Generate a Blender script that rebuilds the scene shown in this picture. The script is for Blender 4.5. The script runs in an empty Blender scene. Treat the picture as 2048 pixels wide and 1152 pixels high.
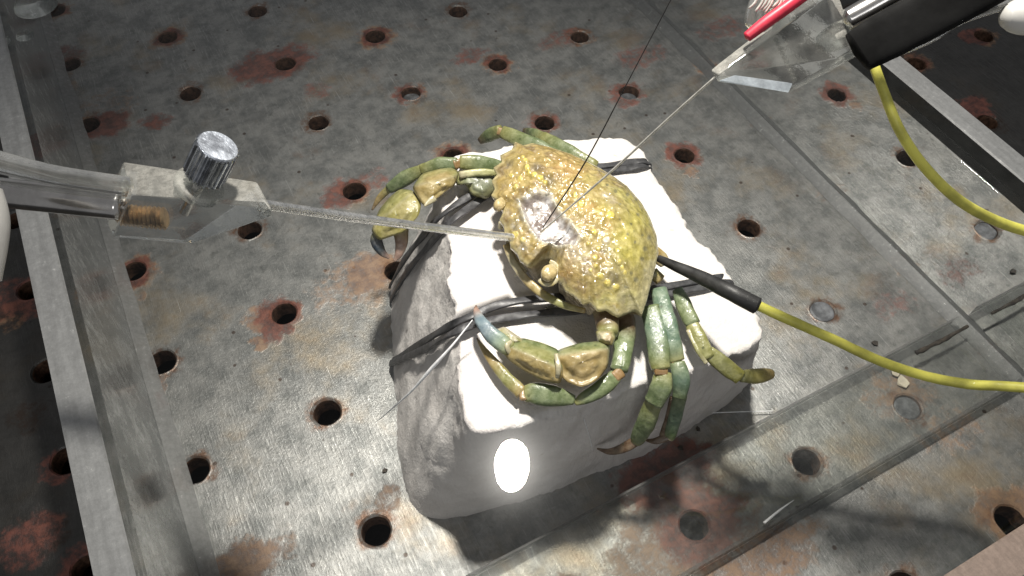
import bpy, bmesh, math, random
from mathutils import Vector, Matrix, noise
from mathutils.bvhtree import BVHTree
random.seed(7)
MM = 0.001
scn = bpy.context.scene
COL = scn.collection

# ------------------------------------------------------------------ camera
CAM = Vector((-0.2645, -97.8717, 135.3286))                 # millimetres
RX = Vector((0.886106, -0.463296, 0.013138))
DN = Vector((-0.374160, -0.731777, -0.569656))
FW = Vector((0.273533, 0.499860, -0.821778))
FPX = 1557.2                                                # focal length in photo pixels (2048 wide)
cd = bpy.data.cameras.new('camera'); cam = bpy.data.objects.new('camera', cd); COL.objects.link(cam)
cd.sensor_width = 36; cd.lens = FPX / 2048 * 36; cd.clip_start = 0.005; cd.clip_end = 10
m = Matrix((( RX.x, -DN.x, -FW.x), (RX.y, -DN.y, -FW.y), (RX.z, -DN.z, -FW.z))).to_4x4()
m.translation = CAM * MM; cam.matrix_world = m
scn.camera = cam
scn.render.engine = 'CYCLES'
scn.render.resolution_x, scn.render.resolution_y = 1024, 576
cy = scn.cycles
cy.use_denoising = True; cy.max_bounces = 9; cy.diffuse_bounces = 3; cy.glossy_bounces = 4; cy.transparent_max_bounces = 16; cy.transmission_bounces = 8
cy.caustics_refractive = False; cy.caustics_reflective = False; cy.sample_clamp_indirect = 6
scn.view_settings.view_transform = 'Standard'; scn.view_settings.look = 'None'
scn.view_settings.exposure = 0.0; scn.view_settings.gamma = 1.0

# ------------------------------------------------------------------ light
world = bpy.data.worlds.new('World'); scn.world = world; world.use_nodes = True
bg = world.node_tree.nodes['Background']; bg.inputs[0].default_value = (0.98, 0.985, 1.0, 1); bg.inputs[1].default_value = 0.20
LAMP = Vector((61, 10.5, 234)); AIM = Vector((47, -48, 0))
ld = bpy.data.lights.new('bench_lamp', 'AREA'); ld.shape = 'ELLIPSE'; ld.size = 15 * MM; ld.size_y = 22 * MM
ld.energy = 0.135; ld.spread = math.radians(68); ld.color = (1.0, 0.955, 0.875)
lo = bpy.data.objects.new('bench_lamp', ld); COL.objects.link(lo)
zax = (LAMP - AIM).normalized(); yax = (Vector((0.48, 0.877, 0)) - zax * zax.dot(Vector((0.48, 0.877, 0)))).normalized(); xax = yax.cross(zax)
mw = Matrix(((xax.x, yax.x, zax.x), (xax.y, yax.y, zax.y), (xax.z, yax.z, zax.z))).to_4x4(); mw.translation = LAMP * MM; lo.matrix_world = mw
ad = bpy.data.lights.new('fill_light', 'AREA'); ad.shape = 'RECTANGLE'; ad.size = 0.9; ad.size_y = 0.3; ad.energy = 2.5  # added fill from the camera side, brightens the block's shaded faces
ao = bpy.data.objects.new('fill_light', ad); COL.objects.link(ao); ao.location = (-0.45, -0.95, 0.85)
ao.rotation_euler = (Vector((0.04, 0, 0)) - ao.location).to_track_quat('-Z', 'Y').to_euler()

# ------------------------------------------------------------------ pixel helpers (a pixel is a direction; z or depth comes from what the thing touches)
def ray(u, v):
    return (RX * ((u - 1024) / FPX) + DN * ((v - 576) / FPX) + FW)
def P(u, v, z=0.0):
    d = ray(u, v); return CAM + d * ((z - CAM.z) / d.z)
def Dp(u, v, depth):
    return CAM + ray(u, v) * depth
def pix(p):
    c = p - CAM; w = c.dot(FW); return c.dot(RX) / w * FPX + 1024, c.dot(DN) / w * FPX + 576, w
def lerp(a, b, t): return a + (b - a) * t
def sstep(a, b, x):
    t = max(0.0, min(1.0, (x - a) / (b - a))); return t * t * (3 - 2 * t)
def mixc(a, b, t): return tuple(a[i] + (b[i] - a[i]) * t for i in range(3))
def N3(p, s): return noise.noise(Vector((p[0] * s, p[1] * s, p[2] * s)))

# ------------------------------------------------------------------ materials
class NT:
    def __init__(s, name):
        s.m = bpy.data.materials.new(name); s.m.use_nodes = True; s.t = s.m.node_tree; s.t.nodes.clear()
        s.out = s.t.nodes.new('ShaderNodeOutputMaterial')
    def set(s, sock, v):
        if isinstance(v, bpy.types.NodeSocket): s.t.links.new(v, sock)
        elif v is not None:
            if isinstance(v, (tuple, list)) and len(v) == 3 and sock.type == 'RGBA': v = (*v, 1)
            sock.default_value = v
    def n(s, typ, ins=None, out=0, **props):
        nd = s.t.nodes.new(typ)
        for k, v in props.items(): setattr(nd, k, v)
        for k, v in (ins or {}).items(): s.set(nd.inputs[k], v)
        return nd.outputs[out]
    def math(s, op, a, b=None, c=None, clamp=False):
        i = {0: a}
        if b is not None: i[1] = b
        if c is not None: i[2] = c
        return s.n('ShaderNodeMath', i, operation=op, use_clamp=clamp)
    def vm(s, op, a, b=None, out=0):
        return s.n('ShaderNodeVectorMath', {0: a} if b is None else {0: a, 1: b}, out=out, operation=op)
    def mix(s, f, a, b, blend='MIX'):
        nd = s.t.nodes.new('ShaderNodeMix'); nd.data_type = 'RGBA'; nd.blend_type = blend
        s.set(nd.inputs[0], f); s.set(nd.inputs[6], a); s.set(nd.inputs[7], b); return nd.outputs[2]
    def noise(s, vec, scale, detail=4, rough=0.6, dist=0.0, out=0):
        return s.n('ShaderNodeTexNoise', {'Vector': vec, 'Scale': scale, 'Detail': detail, 'Roughness': rough, 'Distortion': dist}, out=out)
    def rng(s, v, a, b, c=0.0, d=1.0, smooth=True):
        return s.n('ShaderNodeMapRange', {0: v, 1: a, 2: b, 3: c, 4: d}, interpolation_type='SMOOTHSTEP' if smooth else 'LINEAR')
    def pos(s): return s.n('ShaderNodeNewGeometry', out=0)
    def mapping(s, vec, scale=(1, 1, 1), rot=(0, 0, 0)):
        return s.n('ShaderNodeMapping', {'Vector': vec, 'Scale': scale, 'Rotation': rot})
    def bump(s, h, strength=0.3, dist=0.0005, nrm=None):
        i = {'Height': h, 'Strength': strength, 'Distance': dist}
        if nrm is not None: i['Normal'] = nrm
        return s.n('ShaderNodeBump', i)
    def bsdf(s, **k):
        nd = s.t.nodes.new('ShaderNodeBsdfPrincipled')
        for a, v in k.items(): s.set(nd.inputs[a.replace('_', ' ')], v)
        return nd.outputs[0]
    def done(s, sh):
        s.t.links.new(sh, s.out.inputs[0]); return s.m

def plain(name, col, rough=0.5, metal=0.0, var=0.25, scale=500, bump=0.15, coat=0.0, trans=0.0, spec=0.5):
    a = NT(name); p = a.pos(); nz = a.noise(p, scale, 5)
    dark = tuple(c * (1 - var) for c in col); lite = tuple(min(1, c * (1 + var)) for c in col)
    c = a.mix(a.rng(nz, 0.3, 0.7), dark, lite)
    r = a.rng(a.noise(p, scale * 0.6, 3), 0.3, 0.7, rough * 0.8, min(1, rough * 1.2))
    return a.done(a.bsdf(Base_Color=c, Roughness=r, Metallic=metal, Specular_IOR_Level=spec, Coat_Weight=coat, Coat_Roughness=0.08,
                         Transmission_Weight=trans, Normal=a.bump(nz, bump, 0.0003)))

def mat_shell(name, rough=0.3, bump=0.5, bscale=900, coat=0.6, mott=0.35, spots=0.0, vor=0.3, crough=0.2):
    a = NT(name); p = a.pos(); col = a.n('ShaderNodeVertexColor', layer_name='col')
    n1 = a.noise(p, 700, 6, 0.65); n2 = a.noise(p, bscale, 4, 0.6)
    c = a.mix(a.rng(n1, 0.35, 0.7), a.mix(mott, col, (0.02, 0.02, 0.005), 'MIX'), a.mix(mott * 0.4, col, (0.9, 0.85, 0.6), 'MIX'))
    if spots:
        v = a.n('ShaderNodeTexVoronoi', {'Vector': p, 'Scale': 700, 'Randomness': 1.0}, out=0)
        sp = a.math('MULTIPLY', a.rng(v, 0.22, 0.1), a.rng(a.noise(p, 250, 2), 0.45, 0.6))
        c = a.mix(a.math('MULTIPLY', sp, spots), c, (0.035, 0.045, 0.02))
    v2 = a.n('ShaderNodeTexVoronoi', {'Vector': p, 'Scale': bscale * 1.3}, out=0)
    h = a.math('ADD', n2, a.math('MULTIPLY', v2, -vor))
    r = a.rng(n1, 0.3, 0.7, rough * 0.7, rough * 1.3)
    return a.done(a.bsdf(Base_Color=c, Roughness=r, Coat_Weight=coat, Coat_Roughness=crough, Normal=a.bump(h, bump, 0.0005), Coat_Normal=a.bump(a.noise(p, 620, 1.5, .5), min(1, bump * 1.6), 0.0011)))

def mat_plate():
    a = NT('galvanised_plate'); p = a.pos()
    warp = a.noise(p, 190, 4, 0.6, out=1)
    wp = a.vm('ADD', p, a.vm('MULTIPLY', a.vm('SUBTRACT', warp, (0.5, 0.5, 0.5)), (0.0075, 0.0075, 0)))
    # distance to the nearest hole of the 25 mm grid, with a random strength for each hole
    q = a.vm('MULTIPLY', wp, (40, 40, 0)); cell = a.vm('FLOOR', a.vm('ADD', q, (0.5, 0.5, 0)))
    dist = a.vm('LENGTH', a.vm('SUBTRACT', q, cell), out=1)           # in units of 25 mm
    rnd = a.n('ShaderNodeTexWhiteNoise', {'Vector': cell}, out=0)
    rad = a.rng(rnd, 0.0, 1.0, 0.11, 0.27, False)
    rust = a.math('MULTIPLY', a.rng(dist, rad, a.math('MULTIPLY', rad, 0.55)), a.rng(rnd, 0.3, 0.8, 0.05, 1.0))
    def spots(lst):
        acc = None
        for (u, v, r, sx, st) in lst:
            c = P(u, v) * MM
            d = a.vm('LENGTH', a.vm('MULTIPLY', a.vm('SUBTRACT', wp, tuple(c)), (sx, 1, 0)), out=1)
            k = a.math('MULTIPLY', a.rng(d, r * MM, r * MM * 0.45), st)
            acc = k if acc is None else a.math('MAXIMUM', acc, k)
        return acc
    maroon = spots([(215, 250, 6.5, .9, 1), (310, 245, 4, .7, .7), (545, 128, 9, .6, .9), (630, 180, 5, 1, .45), (815, 185, 5, 1, .9), (560, 632, 6, 1, 1.0), (545, 655, 4, 1, .8),
                    (690, 385, 6, .8, .8), (735, 365, 5, .7, .5), (1255, 188, 6, .8, .7), (1280, 110, 6, .6, .5), (1120, 80, 5, .5, .5), (1366, 308, 5.5, 1, .8), (1425, 60, 6, .6, .6), (1330, 945, 8, .6, .9),
                    (1400, 1045, 9, .8, .9), (1085, 246, 5, .7, .6), (940, 110, 4, .5, .6), (60, 590, 8, .7, .7), (125, 925, 4.5, 1, .8), (60, 1080, 6, .8, .6), (175, 1140, 6, .8, .7),
                    (1950, 75, 4, .7, .9), (1950, 215, 5, .7, .9), (110, 120, 7, .6, .5), (320, 805, 3.5, 2.2, .7), (1790, 610, 5, .6, .35), (1440, 150, 4, 1, .5)])
    orange = spots([(745, 545, 7, .8, 1), (520, 640, 4.5, 1, .9), (515, 683, 2.5, 1, 1), (130, 270, 7, 2.2, .6), (140, 160, 7, 2.4, .5), (222, 585, 3, 1.6, .8), (285, 585, 2.8, 1.6, .7),
                    (330, 765, 3.5, 2, .6), (470, 1140, 6, .5, .9), (780, 1010, 5, 1.5, .6), (1370, 1075, 12, .6, .7), (1520, 1130, 8, .5, .75), (1800, 790, 7, .7, .65),
                    (1900, 860, 6, .6, .5), (2010, 1010, 5, .5, .9), (1385, 345, 2.5, 1, .9), (205, 215, 9, .7, .35), (720, 560, 9, .6, .5), (1560, 1090, 5, .4, .7), (1690, 200, 6, .8, .4)])
    stain = a.rng(a.noise(p, 38, 5, 0.65), 0.5, 0.72)
    fine = a.noise(p, 1400, 6, 0.75)
    mid = a.noise(p, 160, 6, 0.7)
    s1 = a.noise(a.mapping(p, (2600, 240, 1), (0, 0, math.radians(-58))), 1.0, 4, 0.7)
    s2 = a.noise(a.mapping(p, (2400, 180, 1), (0, 0, math.radians(12))), 1.0, 4, 0.7)
    sel = a.rng(a.noise(p, 18, 2), 0.42, 0.56)
    streak = a.n('ShaderNodeMix', {0: sel, 2: s1, 3: s2})
    g = a.mix(a.rng(mid, 0.32, 0.68), (0.155, 0.16, 0.157), (0.315, 0.312, 0.30))
    g = a.mix(a.rng(streak, 0.52, 0.75, 0, 0.5), g, (0.55, 0.55, 0.53))
    g = a.mix(a.rng(streak, 0.46, 0.28, 0, 0.35), g, (0.13, 0.13, 0.13))
    g = a.mix(a.rng(fine, 0.58, 0.78, 0, 0.35), g, (0.5, 0.5, 0.48))
    g = a.mix(a.rng(fine, 0.42, 0.26, 0, 0.35), g, (0.11, 0.11, 0.11))
    blot = a.noise(p, 420, 7, 0.72, 0.4)
    g = a.mix(a.rng(blot, 0.52, 0.70, 0, 0.55), g, (0.34, 0.345, 0.34))
    g = a.mix(a.rng(blot, 0.46, 0.30, 0, 0.6), g, (0.10, 0.105, 0.10))
    g = a.mix(a.math('MULTIPLY', stain, 0.7), g, (0.34, 0.265, 0.165))
    g = a.mix(a.rng(a.noise(p, 75, 6, 0.7), 0.56, 0.72, 0, 0.35), g, (0.22, 0.13, 0.08))
    ringr = a.math('MULTIPLY', a.rng(dist, 0.185, 0.115), a.rng(a.noise(p, 600, 4, 0.7), 0.38, 0.62, 0.15, 0.9))
    g = a.mix(ringr, g, (0.16, 0.085, 0.05))
    scr = a.noise(a.mapping(p, (3800, 110, 1), (0, 0, math.radians(37))), 1.0, 2, 0.5)
    g = a.mix(a.rng(scr, 0.68, 0.76, 0, 0.5), g, (0.6, 0.6, 0.58))
    spk = a.n('ShaderNodeTexVoronoi', {'Vector': p, 'Scale': 170}, out=0)
    g = a.mix(a.math('MULTIPLY', a.rng(spk, 0.09, 0.05), 0.85), g, (0.06, 0.04, 0.03))
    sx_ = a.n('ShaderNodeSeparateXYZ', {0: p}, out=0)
    outside_shade = a.math('MAXIMUM', a.rng(sx_, -0.029, -0.034), a.rng(sx_, 0.125, 0.130))      # shade outside the tank walls, painted into the plate colour
    g = a.mix(a.math('MULTIPLY', outside_shade, 0.85), g, (0.02, 0.018, 0.016))
    rr = a.noise(p, 420, 5, 0.7)
    edge = a.math('ADD', a.rng(rr, 0.3, 0.7, -0.3, 0.3), 0)
    oc = a.mix(a.rng(rr, 0.35, 0.65), (0.13, 0.055, 0.028), (0.29, 0.165, 0.085))
    of = a.rng(a.math('ADD', a.math('MAXIMUM', orange, a.math('MULTIPLY', rust, 0.8)), a.math('MULTIPLY', edge, 1.1)), 0.12, 1.0)
    of = a.math('MULTIPLY', of, a.rng(a.math('MAXIMUM', orange, rust), 0.02, 0.25))
    g = a.mix(a.math('MULTIPLY', of, 0.75), g, oc)
    mc = a.mix(a.rng(rr, 0.35, 0.65), (0.06, 0.02, 0.016), (0.19, 0.062, 0.042))
    mr = a.math('MAXIMUM', maroon, a.math('MULTIPLY', a.rng(dist, 0.19, 0.10), a.rng(rnd, 0.6, 0.8)))
    mf = a.math('MULTIPLY', a.rng(a.math('ADD', mr, a.math('MULTIPLY', edge, 0.8)), 0.05, 0.85), a.rng(mr, 0.0, 0.3))
    g = a.mix(a.math('MULTIPLY', mf, 0.9), g, mc)
    rustall = a.math('MAXIMUM', of, mf)
    metal = a.math('MULTIPLY', a.math('SUBTRACT', 1, rustall, clamp=True), 0.5)
    rough = a.rng(streak, 0.3, 0.7, 0.44, 0.28)
    rough = a.n('ShaderNodeMix', {0: rustall, 2: rough, 3: 0.6})
    h = a.math('ADD', a.math('MULTIPLY', streak, 0.7), a.math('ADD', a.math('MULTIPLY', fine, 0.9), a.math('MULTIPLY', a.math('MULTIPLY', rustall, rr), 1.6)))
    return a.done(a.bsdf(Base_Color=g, Metallic=metal, Roughness=rough, Normal=a.bump(h, 0.32, 0.0004)))

def mat_stone():
    a = NT('pale_stone'); p = a.pos()
    n1 = a.noise(p, 120, 6, 0.65); n2 = a.noise(p, 900, 6, 0.7); n3 = a.noise(a.mapping(p, (500, 500, 140)), 1.0, 6, 0.7)
    c = a.mix(a.rng(n1, 0.3, 0.7), (0.63, 0.595, 0.57), (0.76, 0.725, 0.70))
    c = a.mix(a.rng(n2, 0.34, 0.24, 0, 0.35), c, (0.33, 0.30, 0.28))
    c = a.mix(a.rng(a.noise(p, 260, 3), 0.68, 0.78, 0, 0.5), c, (0.42, 0.34, 0.26))
    h = a.math('ADD', n1, a.math('ADD', a.math('MULTIPLY', n2, 0.35), a.math('MULTIPLY', n3, 0.8)))
    return a.done(a.bsdf(Base_Color=c, Roughness=0.75, Normal=a.bump(h, 0.7, 0.0007)))

def mat_sheet(name, glossy=0.0, tint=(0.93, 0.95, 0.95), ior=1.33, bumps=0.0, bscale=60, rough=0.0, haze=0.0, glow=0.0):
    """clear sheet: transparent with a Fresnel reflection"""
    a = NT(name); p = a.pos()
    nr = a.bump(a.noise(p, bscale, 3), bumps, 0.001) if bumps else None
    # the same Fresnel reflection from either side of the sheet
    geo = a.t.nodes.new('ShaderNodeNewGeometry'); nv = nr if nr is not None else geo.outputs['Normal']
    co = a.math('ABSOLUTE', a.vm('DOT_PRODUCT', geo.outputs['Incoming'], nv, out=1)); f0 = ((ior - 1) / (ior + 1)) ** 2
    f = a.math('ADD', f0, a.math('MULTIPLY', 1 - f0, a.math('POWER', a.math('SUBTRACT', 1, co, clamp=True), 5)))
    f = a.math('MAXIMUM', f, glossy) if glossy else f
    gl = {'Color': (0.95, 0.96, 0.96), 'Roughness': rough}
    if nr is not None: gl['Normal'] = nr
    g = a.n('ShaderNodeBsdfAnisotropic', gl)
    if glow:                                                # rougher second reflection, added to imitate a glow around the lamp's image
        g = a.n('ShaderNodeMixShader', {0: glow, 1: g, 2: a.n('ShaderNodeBsdfAnisotropic', {'Color': (0.95, 0.96, 0.96), 'Roughness': 0.145})})
    t = a.n('ShaderNodeBsdfTransparent', {'Color': tint})
    if haze:
        sc = a.rng(a.noise(p, 300, 6, 0.8), 0.35, 0.75, haze * 0.5, haze * 1.6)
        t = a.n('ShaderNodeMixShader', {0: sc, 1: t, 2: a.n('ShaderNodeBsdfDiffuse', {'Color': (0.62, 0.63, 0.62)})})
    return a.done(a.n('ShaderNodeMixShader', {0: f, 1: t, 2: g}))

def mat_frost(name, col, alpha=0.75, specks=0.5):
    a = NT(name); p = a.pos(); n1 = a.noise(a.mapping(p, (700, 60, 200)), 1, 5, 0.7); n2 = a.noise(p, 900, 5, 0.8)
    c = a.mix(a.rng(n1, 0.3, 0.7), tuple(x * 0.78 for x in col), col)
    c = a.mix(a.rng(n2, 0.62, 0.72, 0, specks), c, (0.85, 0.85, 0.83))
    d = a.bsdf(Base_Color=c, Roughness=0.4, Normal=a.bump(n2, 0.3, 0.0003))
    t = a.n('ShaderNodeBsdfTransparent', {'Color': (0.9, 0.92, 0.92)})
    f = a.rng(n2, 0.3, 0.7, alpha - 0.12, min(1, alpha + 0.1))
    return a.done(a.n('ShaderNodeMixShader', {0: f, 1: t, 2: d}))

def mat_glass(name, ior=1.49, rough=0.02, milk=0.12, tint=(0.96, 0.97, 0.96), clear=0.25, bscale=350, bump=0.05, mcol=(0.75, 0.74, 0.70)):
    a = NT(name); p = a.pos(); nz = a.noise(p, bscale, 5, 0.7)
    g = a.n('ShaderNodeBsdfGlass', {'Color': tint, 'Roughness': rough, 'IOR': ior, 'Normal': a.bump(nz, bump, 0.0003)})
    t = a.n('ShaderNodeBsdfTransparent', {'Color': (0.95, 0.96, 0.95)})
    s = a.n('ShaderNodeMixShader', {0: clear, 1: g, 2: t})
    d = a.n('ShaderNodeBsdfDiffuse', {'Color': mcol})
    return a.done(a.n('ShaderNodeMixShader', {0: a.rng(nz, 0.3, 0.75, milk * 0.4, milk * 2.0), 1: s, 2: d}))

M = {}
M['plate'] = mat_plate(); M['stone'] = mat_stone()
M['hole'] = plain('hole_wall_rust', (0.10, 0.055, 0.035), 0.6, 0.2, 0.6, 900, 0.5)
M['under'] = plain('dark_underside', (0.05, 0.05, 0.053), 0.6, 0, 0.4, 200, 0.2)
M['plug'] = plain('grey_plug', (0.12, 0.125, 0.135), 0.5, 0.1, 0.5, 500, 0.6)
M['water'] = mat_sheet('water_surface', ior=1.33, bumps=0.02, bscale=45, tint=(0.985, 0.99, 0.985), glow=0.055)
M['acrylic'] = mat_sheet('acrylic_panel', ior=1.49, tint=(0.36, 0.375, 0.38), haze=0.02)
M['mirror'] = mat_sheet('acrylic_under_water', glossy=0.78, ior=1.49, tint=(0.45, 0.47, 0.48), bumps=0.03, bscale=120, rough=0.015, haze=0.07)
M['milky'] = mat_sheet('acrylic_scuffed', glossy=0.12, ior=1.49, tint=(0.55, 0.57, 0.58), bumps=0.03, bscale=120, rough=0.2, haze=0.5)
M['frost'] = mat_frost('sawn_acrylic_edge', (0.34, 0.345, 0.345), 0.82, 0.4)
M['frostrust'] = mat_frost('stained_acrylic_edge', (0.40, 0.31, 0.26), 0.7, 0.2)
M['bevel'] = mat_frost('bevel_reflection', (0.62, 0.68, 0.74), 0.5, 0.6)  # pale colour stands in for the bright reflection on the lower bevel
M['milkseam'] = mat_frost('milky_glue', (0.36, 0.36, 0.355), 0.6, 0.8)
M['seam'] = mat_frost('glue_seam', (0.17, 0.175, 0.175), 0.78, 0.95)
M['strip'] = mat_sheet('acrylic_strip', ior=1.49, tint=(0.86, 0.87, 0.85), bumps=0.05, bscale=100, haze=0.06)
M['stripedge'] = mat_frost('acrylic_strip_edge', (0.24, 0.24, 0.235), 0.62, 0.05)
M['holder'] = mat_glass('clear_acrylic', rough=0.01, milk=0.045, clear=.15)
M['holderface'] = mat_frost('frosted_acrylic', (0.72, 0.70, 0.64), 0.30, 0.1)
M['glass'] = mat_glass('glass_rod', ior=1.5, rough=0.0, milk=0.08, clear=0.22, bscale=900, bump=0.3, mcol=(.9, .9, .9))
M['tube'] = mat_glass('clear_vinyl', ior=1.42, rough=0.03, milk=0.08, clear=0.35, bscale=200)
M['steel'] = plain('polished_steel', (0.62, 0.60, 0.58), 0.2, 1.0, 0.2, 260, 0.12)
M['knob'] = plain('chromed_knob', (0.50, 0.52, 0.55), 0.16, 1.0, 0.3, 900, 0.06)
M['knobtop'] = plain('worn_knob_face', (0.56, 0.60, 0.68), 0.38, 0.75, 0.5, 500, 0.9)
M['brass'] = plain('rusty_thread', (0.45, 0.30, 0.16), 0.35, 0.6, 0.6, 500, 0.3)
M['rubber'] = plain('black_rubber', (0.05, 0.05, 0.053), 0.42, 0, 0.4, 900, 0.2)
M['sleeve'] = plain('black_sleeve', (0.018, 0.018, 0.018), 0.5, 0, 0.5, 500, 0.25)
M['black'] = plain('matt_black', (0.006, 0.006, 0.006), 0.95, 0, 0.4, 300, 0.2, spec=0.15)
M['yellow'] = plain('yellow_insulation', (0.58, 0.55, 0.10), 0.5, 0, 0.3, 180, 0.25, coat=0.1)
M['red'] = plain('red_insulation', (0.45, 0.02, 0.045), 0.4, 0, 0.25, 260, 0.15, coat=0.2)
M['wire'] = plain('silver_wire', (0.72, 0.70, 0.64), 0.4, 0.5, 0.2, 900, 0.1)
M['dwire'] = plain('dark_wire', (0.05, 0.045, 0.045), 0.45, 0.4, 0.3, 900, 0.1)
M['white'] = plain('white_plastic', (0.62, 0.61, 0.58), 0.4, 0, 0.1, 200, 0.05)
M['thread'] = plain('nylon_thread', (0.9, 0.92, 0.94), 0.2, 0, 0.2, 900, 0.2, coat=0.5)
M['grime_and_gap'] = plain('dark_grime_and_gap', (0.04, 0.033, 0.026), 0.8, 0, 0.7, 700, 0.8)
M['shell'] = mat_shell('carapace_shell', 0.36, 0.55, 700, 1.0, 0.26, 0.4, crough=.17)
M['limb'] = mat_shell('limb_shell', 0.42, 0.35, 700, 0.25, 0.22, 0.7)
M['eye'] = plain('crab_eye', (0.40, 0.30, 0.13), 0.25, 0, 0.5, 900, 0.4, coat=0.6)
M['chip'] = plain('pale_chip', (0.70, 0.62, 0.5), 0.6, 0, 0.2, 400, 0.3)
M['drop'] = mat_glass('water_drop', ior=1.33, rough=0.0, milk=0.02, clear=0.3, bscale=200, bump=0.05)

# ------------------------------------------------------------------ object helpers
def mesh_obj(name, verts, faces, mats, parent=None, smooth=True, fmat=None, cols=None):
    me = bpy.data.meshes.new(name)
    me.from_pydata([tuple(Vector(v) * MM) for v in verts], [], faces)
    for k in (mats if isinstance(mats, (list, tuple)) else [mats]): me.materials.append(M[k])
    if fmat: me.polygons.foreach_set('material_index', fmat)
    if smooth: me.polygons.foreach_set('use_smooth', [True] * len(me.polygons))
    if cols:
        at = me.color_attributes.new('col', 'FLOAT_COLOR', 'POINT')
        at.data.foreach_set('color', [c for q in cols for c in (*q, 1.0)])
    o = bpy.data.objects.new(name, me); COL.objects.link(o)
    if parent:
        o.parent = parent; o.matrix_parent_inverse = Matrix.Translation(parent.location).inverted()
    return o
def thing(name, label, cat, base, group=None):
    o = bpy.data.objects.new(name, None); COL.objects.link(o); o.location = Vector(base) * MM
    o.empty_display_size = 0.01
    return tag(o, label, cat, group)
def tag(o, label, cat, group=None):
    o['label'] = label; o['category'] = cat
    if group: o['group'] = group
    return o
def struct(o): o['kind'] = 'structure'; return o

def catmull(pts, n):
    """pts: list of tuples; returns n samples along a Catmull-Rom through them"""
    m_ = len(pts)
    if m_ == 2: return [tuple(lerp(a, b, i / (n - 1)) for a, b in zip(*pts)) for i in range(n)]
    out = []
    for i in range(n):
        t = i / (n - 1) * (m_ - 1); k = min(int(t), m_ - 2); f = t - k
        p0, p1, p2, p3 = pts[max(k - 1, 0)], pts[k], pts[k + 1], pts[min(k + 2, m_ - 1)]
        out.append(tuple(0.5 * (2 * b + (c - a) * f + (2 * a - 5 * b + 4 * c - d) * f * f + (3 * b - a - 3 * c + d) * f ** 3) for a, b, c, d in zip(p0, p1, p2, p3)))
    return out

class MB:
    """collects shells into one mesh"""
    def __init__(s): s.v = []; s.f = []; s.c = []; s.fm = []
    def add(s, v, f, c=None, mi=0):
        o = len(s.v); s.v += v; s.f += [tuple(i + o for i in q) for q in f]; s.fm += [mi] * len(f)
        s.c += c if c else [(0.5, 0.5, 0.5)] * len(v)
    def build(s, name, mats, parent=None, smooth=True, cols=False):
        return mesh_obj(name, s.v, s.f, mats, parent, smooth, s.fm, s.c if cols else None)

def tube(mb, pts, rads, sides=14, k=1.0, cols=None, nrm=None, mi=0, n=None, power=1.0, cap=True, rough=0.0, seed=0):
    """swept tube through world points (mm) with radius rads; k flattens across the viewing direction"""
    n = n or max(2, 6 * (len(pts) - 1) + 1)
    dat = catmull([(*p, r) for p, r in zip(pts, rads)], n)
    cc = catmull(cols, n) if cols else None
    ctr = [Vector(d[:3]) for d in dat]; rr = [max(d[3], 0.02) for d in dat]
    V = []; Fc = []; Cs = []
    for i in range(n):
        t = (ctr[min(i + 1, n - 1)] - ctr[max(i - 1, 0)]).normalized()
        up = nrm if nrm else (CAM - ctr[i]).normalized()
        s_ = t.cross(up)
        s_ = s_.normalized() if s_.length > 1e-4 else t.orthogonal().normalized()
        w = s_.cross(t).normalized()
        for j in range(sides):
            a = 2 * math.pi * j / sides
            ca, sa = math.cos(a), math.sin(a)
            if power != 1.0:
                ca = math.copysign(abs(ca) ** power, ca); sa = math.copysign(abs(sa) ** power, sa)
            q = ctr[i] + s_ * (ca * rr[i]) + w * (sa * rr[i] * k)
            if rough: q = q + (q - ctr[i]).normalized() * (N3(q + Vector((seed * 9.7, 0, 0)), 0.55) * rough * rr[i] + N3(q, 1.6) * rough * rr[i] * .4)
            V.append(q)
            if cc: Cs.append(tuple(max(0, x) for x in cc[i]))
    for i in range(n - 1):
        for j in range(sides):
            a, b = i * sides + j, i * sides + (j + 1) % sides
            Fc.append((a, b, b + sides, a + sides))
    if cap:
        for i, dr in ((0, -1), (n - 1, 1)):
            t = (ctr[min(i + 1, n - 1)] - ctr[max(i - 1, 0)]).normalized() * dr
            V.append(ctr[i] + t * rr[i] * min(k, 1) * 0.45); idx = len(V) - 1
            if cc: Cs.append(tuple(max(0, x) for x in cc[i]))
            for j in range(sides):
                a, b = i * sides + j, i * sides + (j + 1) % sides
                Fc.append((b, a, idx) if dr < 0 else (a, b, idx))
    mb.add(V, Fc, Cs if cc else None, mi)

def flat_tube(mb, pts, width, thick, n=None, nrms=None, mi=0):
    """rectangular strip through world points; nrms gives the strip's face normal at each point"""
    n = n or 8 * (len(pts) - 1) + 1
    nm = nrms or [Vector((0, 0, 1))] * len(pts)
    dat = catmull([(*p, *q) for p, q in zip(pts, nm)], n)
    V = []; Fc = []
    for i in range(n):
        c = Vector(dat[i][:3]); a, b = Vector(dat[max(i - 1, 0)][:3]), Vector(dat[min(i + 1, n - 1)][:3])
        t = (b - a).normalized(); up = Vector(dat[i][3:6]).normalized(); s_ = t.cross(up).normalized(); up = s_.cross(t)
        tw = 0.25 * math.sin(i * 0.35)
        s2 = s_ * math.cos(tw) + up * math.sin(tw); u2 = up * math.cos(tw) - s_ * math.sin(tw)
        for (x, y) in ((-1, -.7), (-.8, -1), (.8, -1), (1, -.7), (1, .7), (.8, 1), (-.8, 1), (-1, .7)):
            V.append(c + s2 * (x * width / 2) + u2 * (y * thick / 2))
    for i in range(n - 1):
        for j in range(8):
            a, b = i * 8 + j, i * 8 + (j + 1) % 8
            Fc.append((a, b, b + 8, a + 8))
    Fc.append(tuple(range(7, -1, -1))); Fc.append(tuple((n - 1) * 8 + j for j in range(8)))
    mb.add(V, Fc, None, mi)

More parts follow.
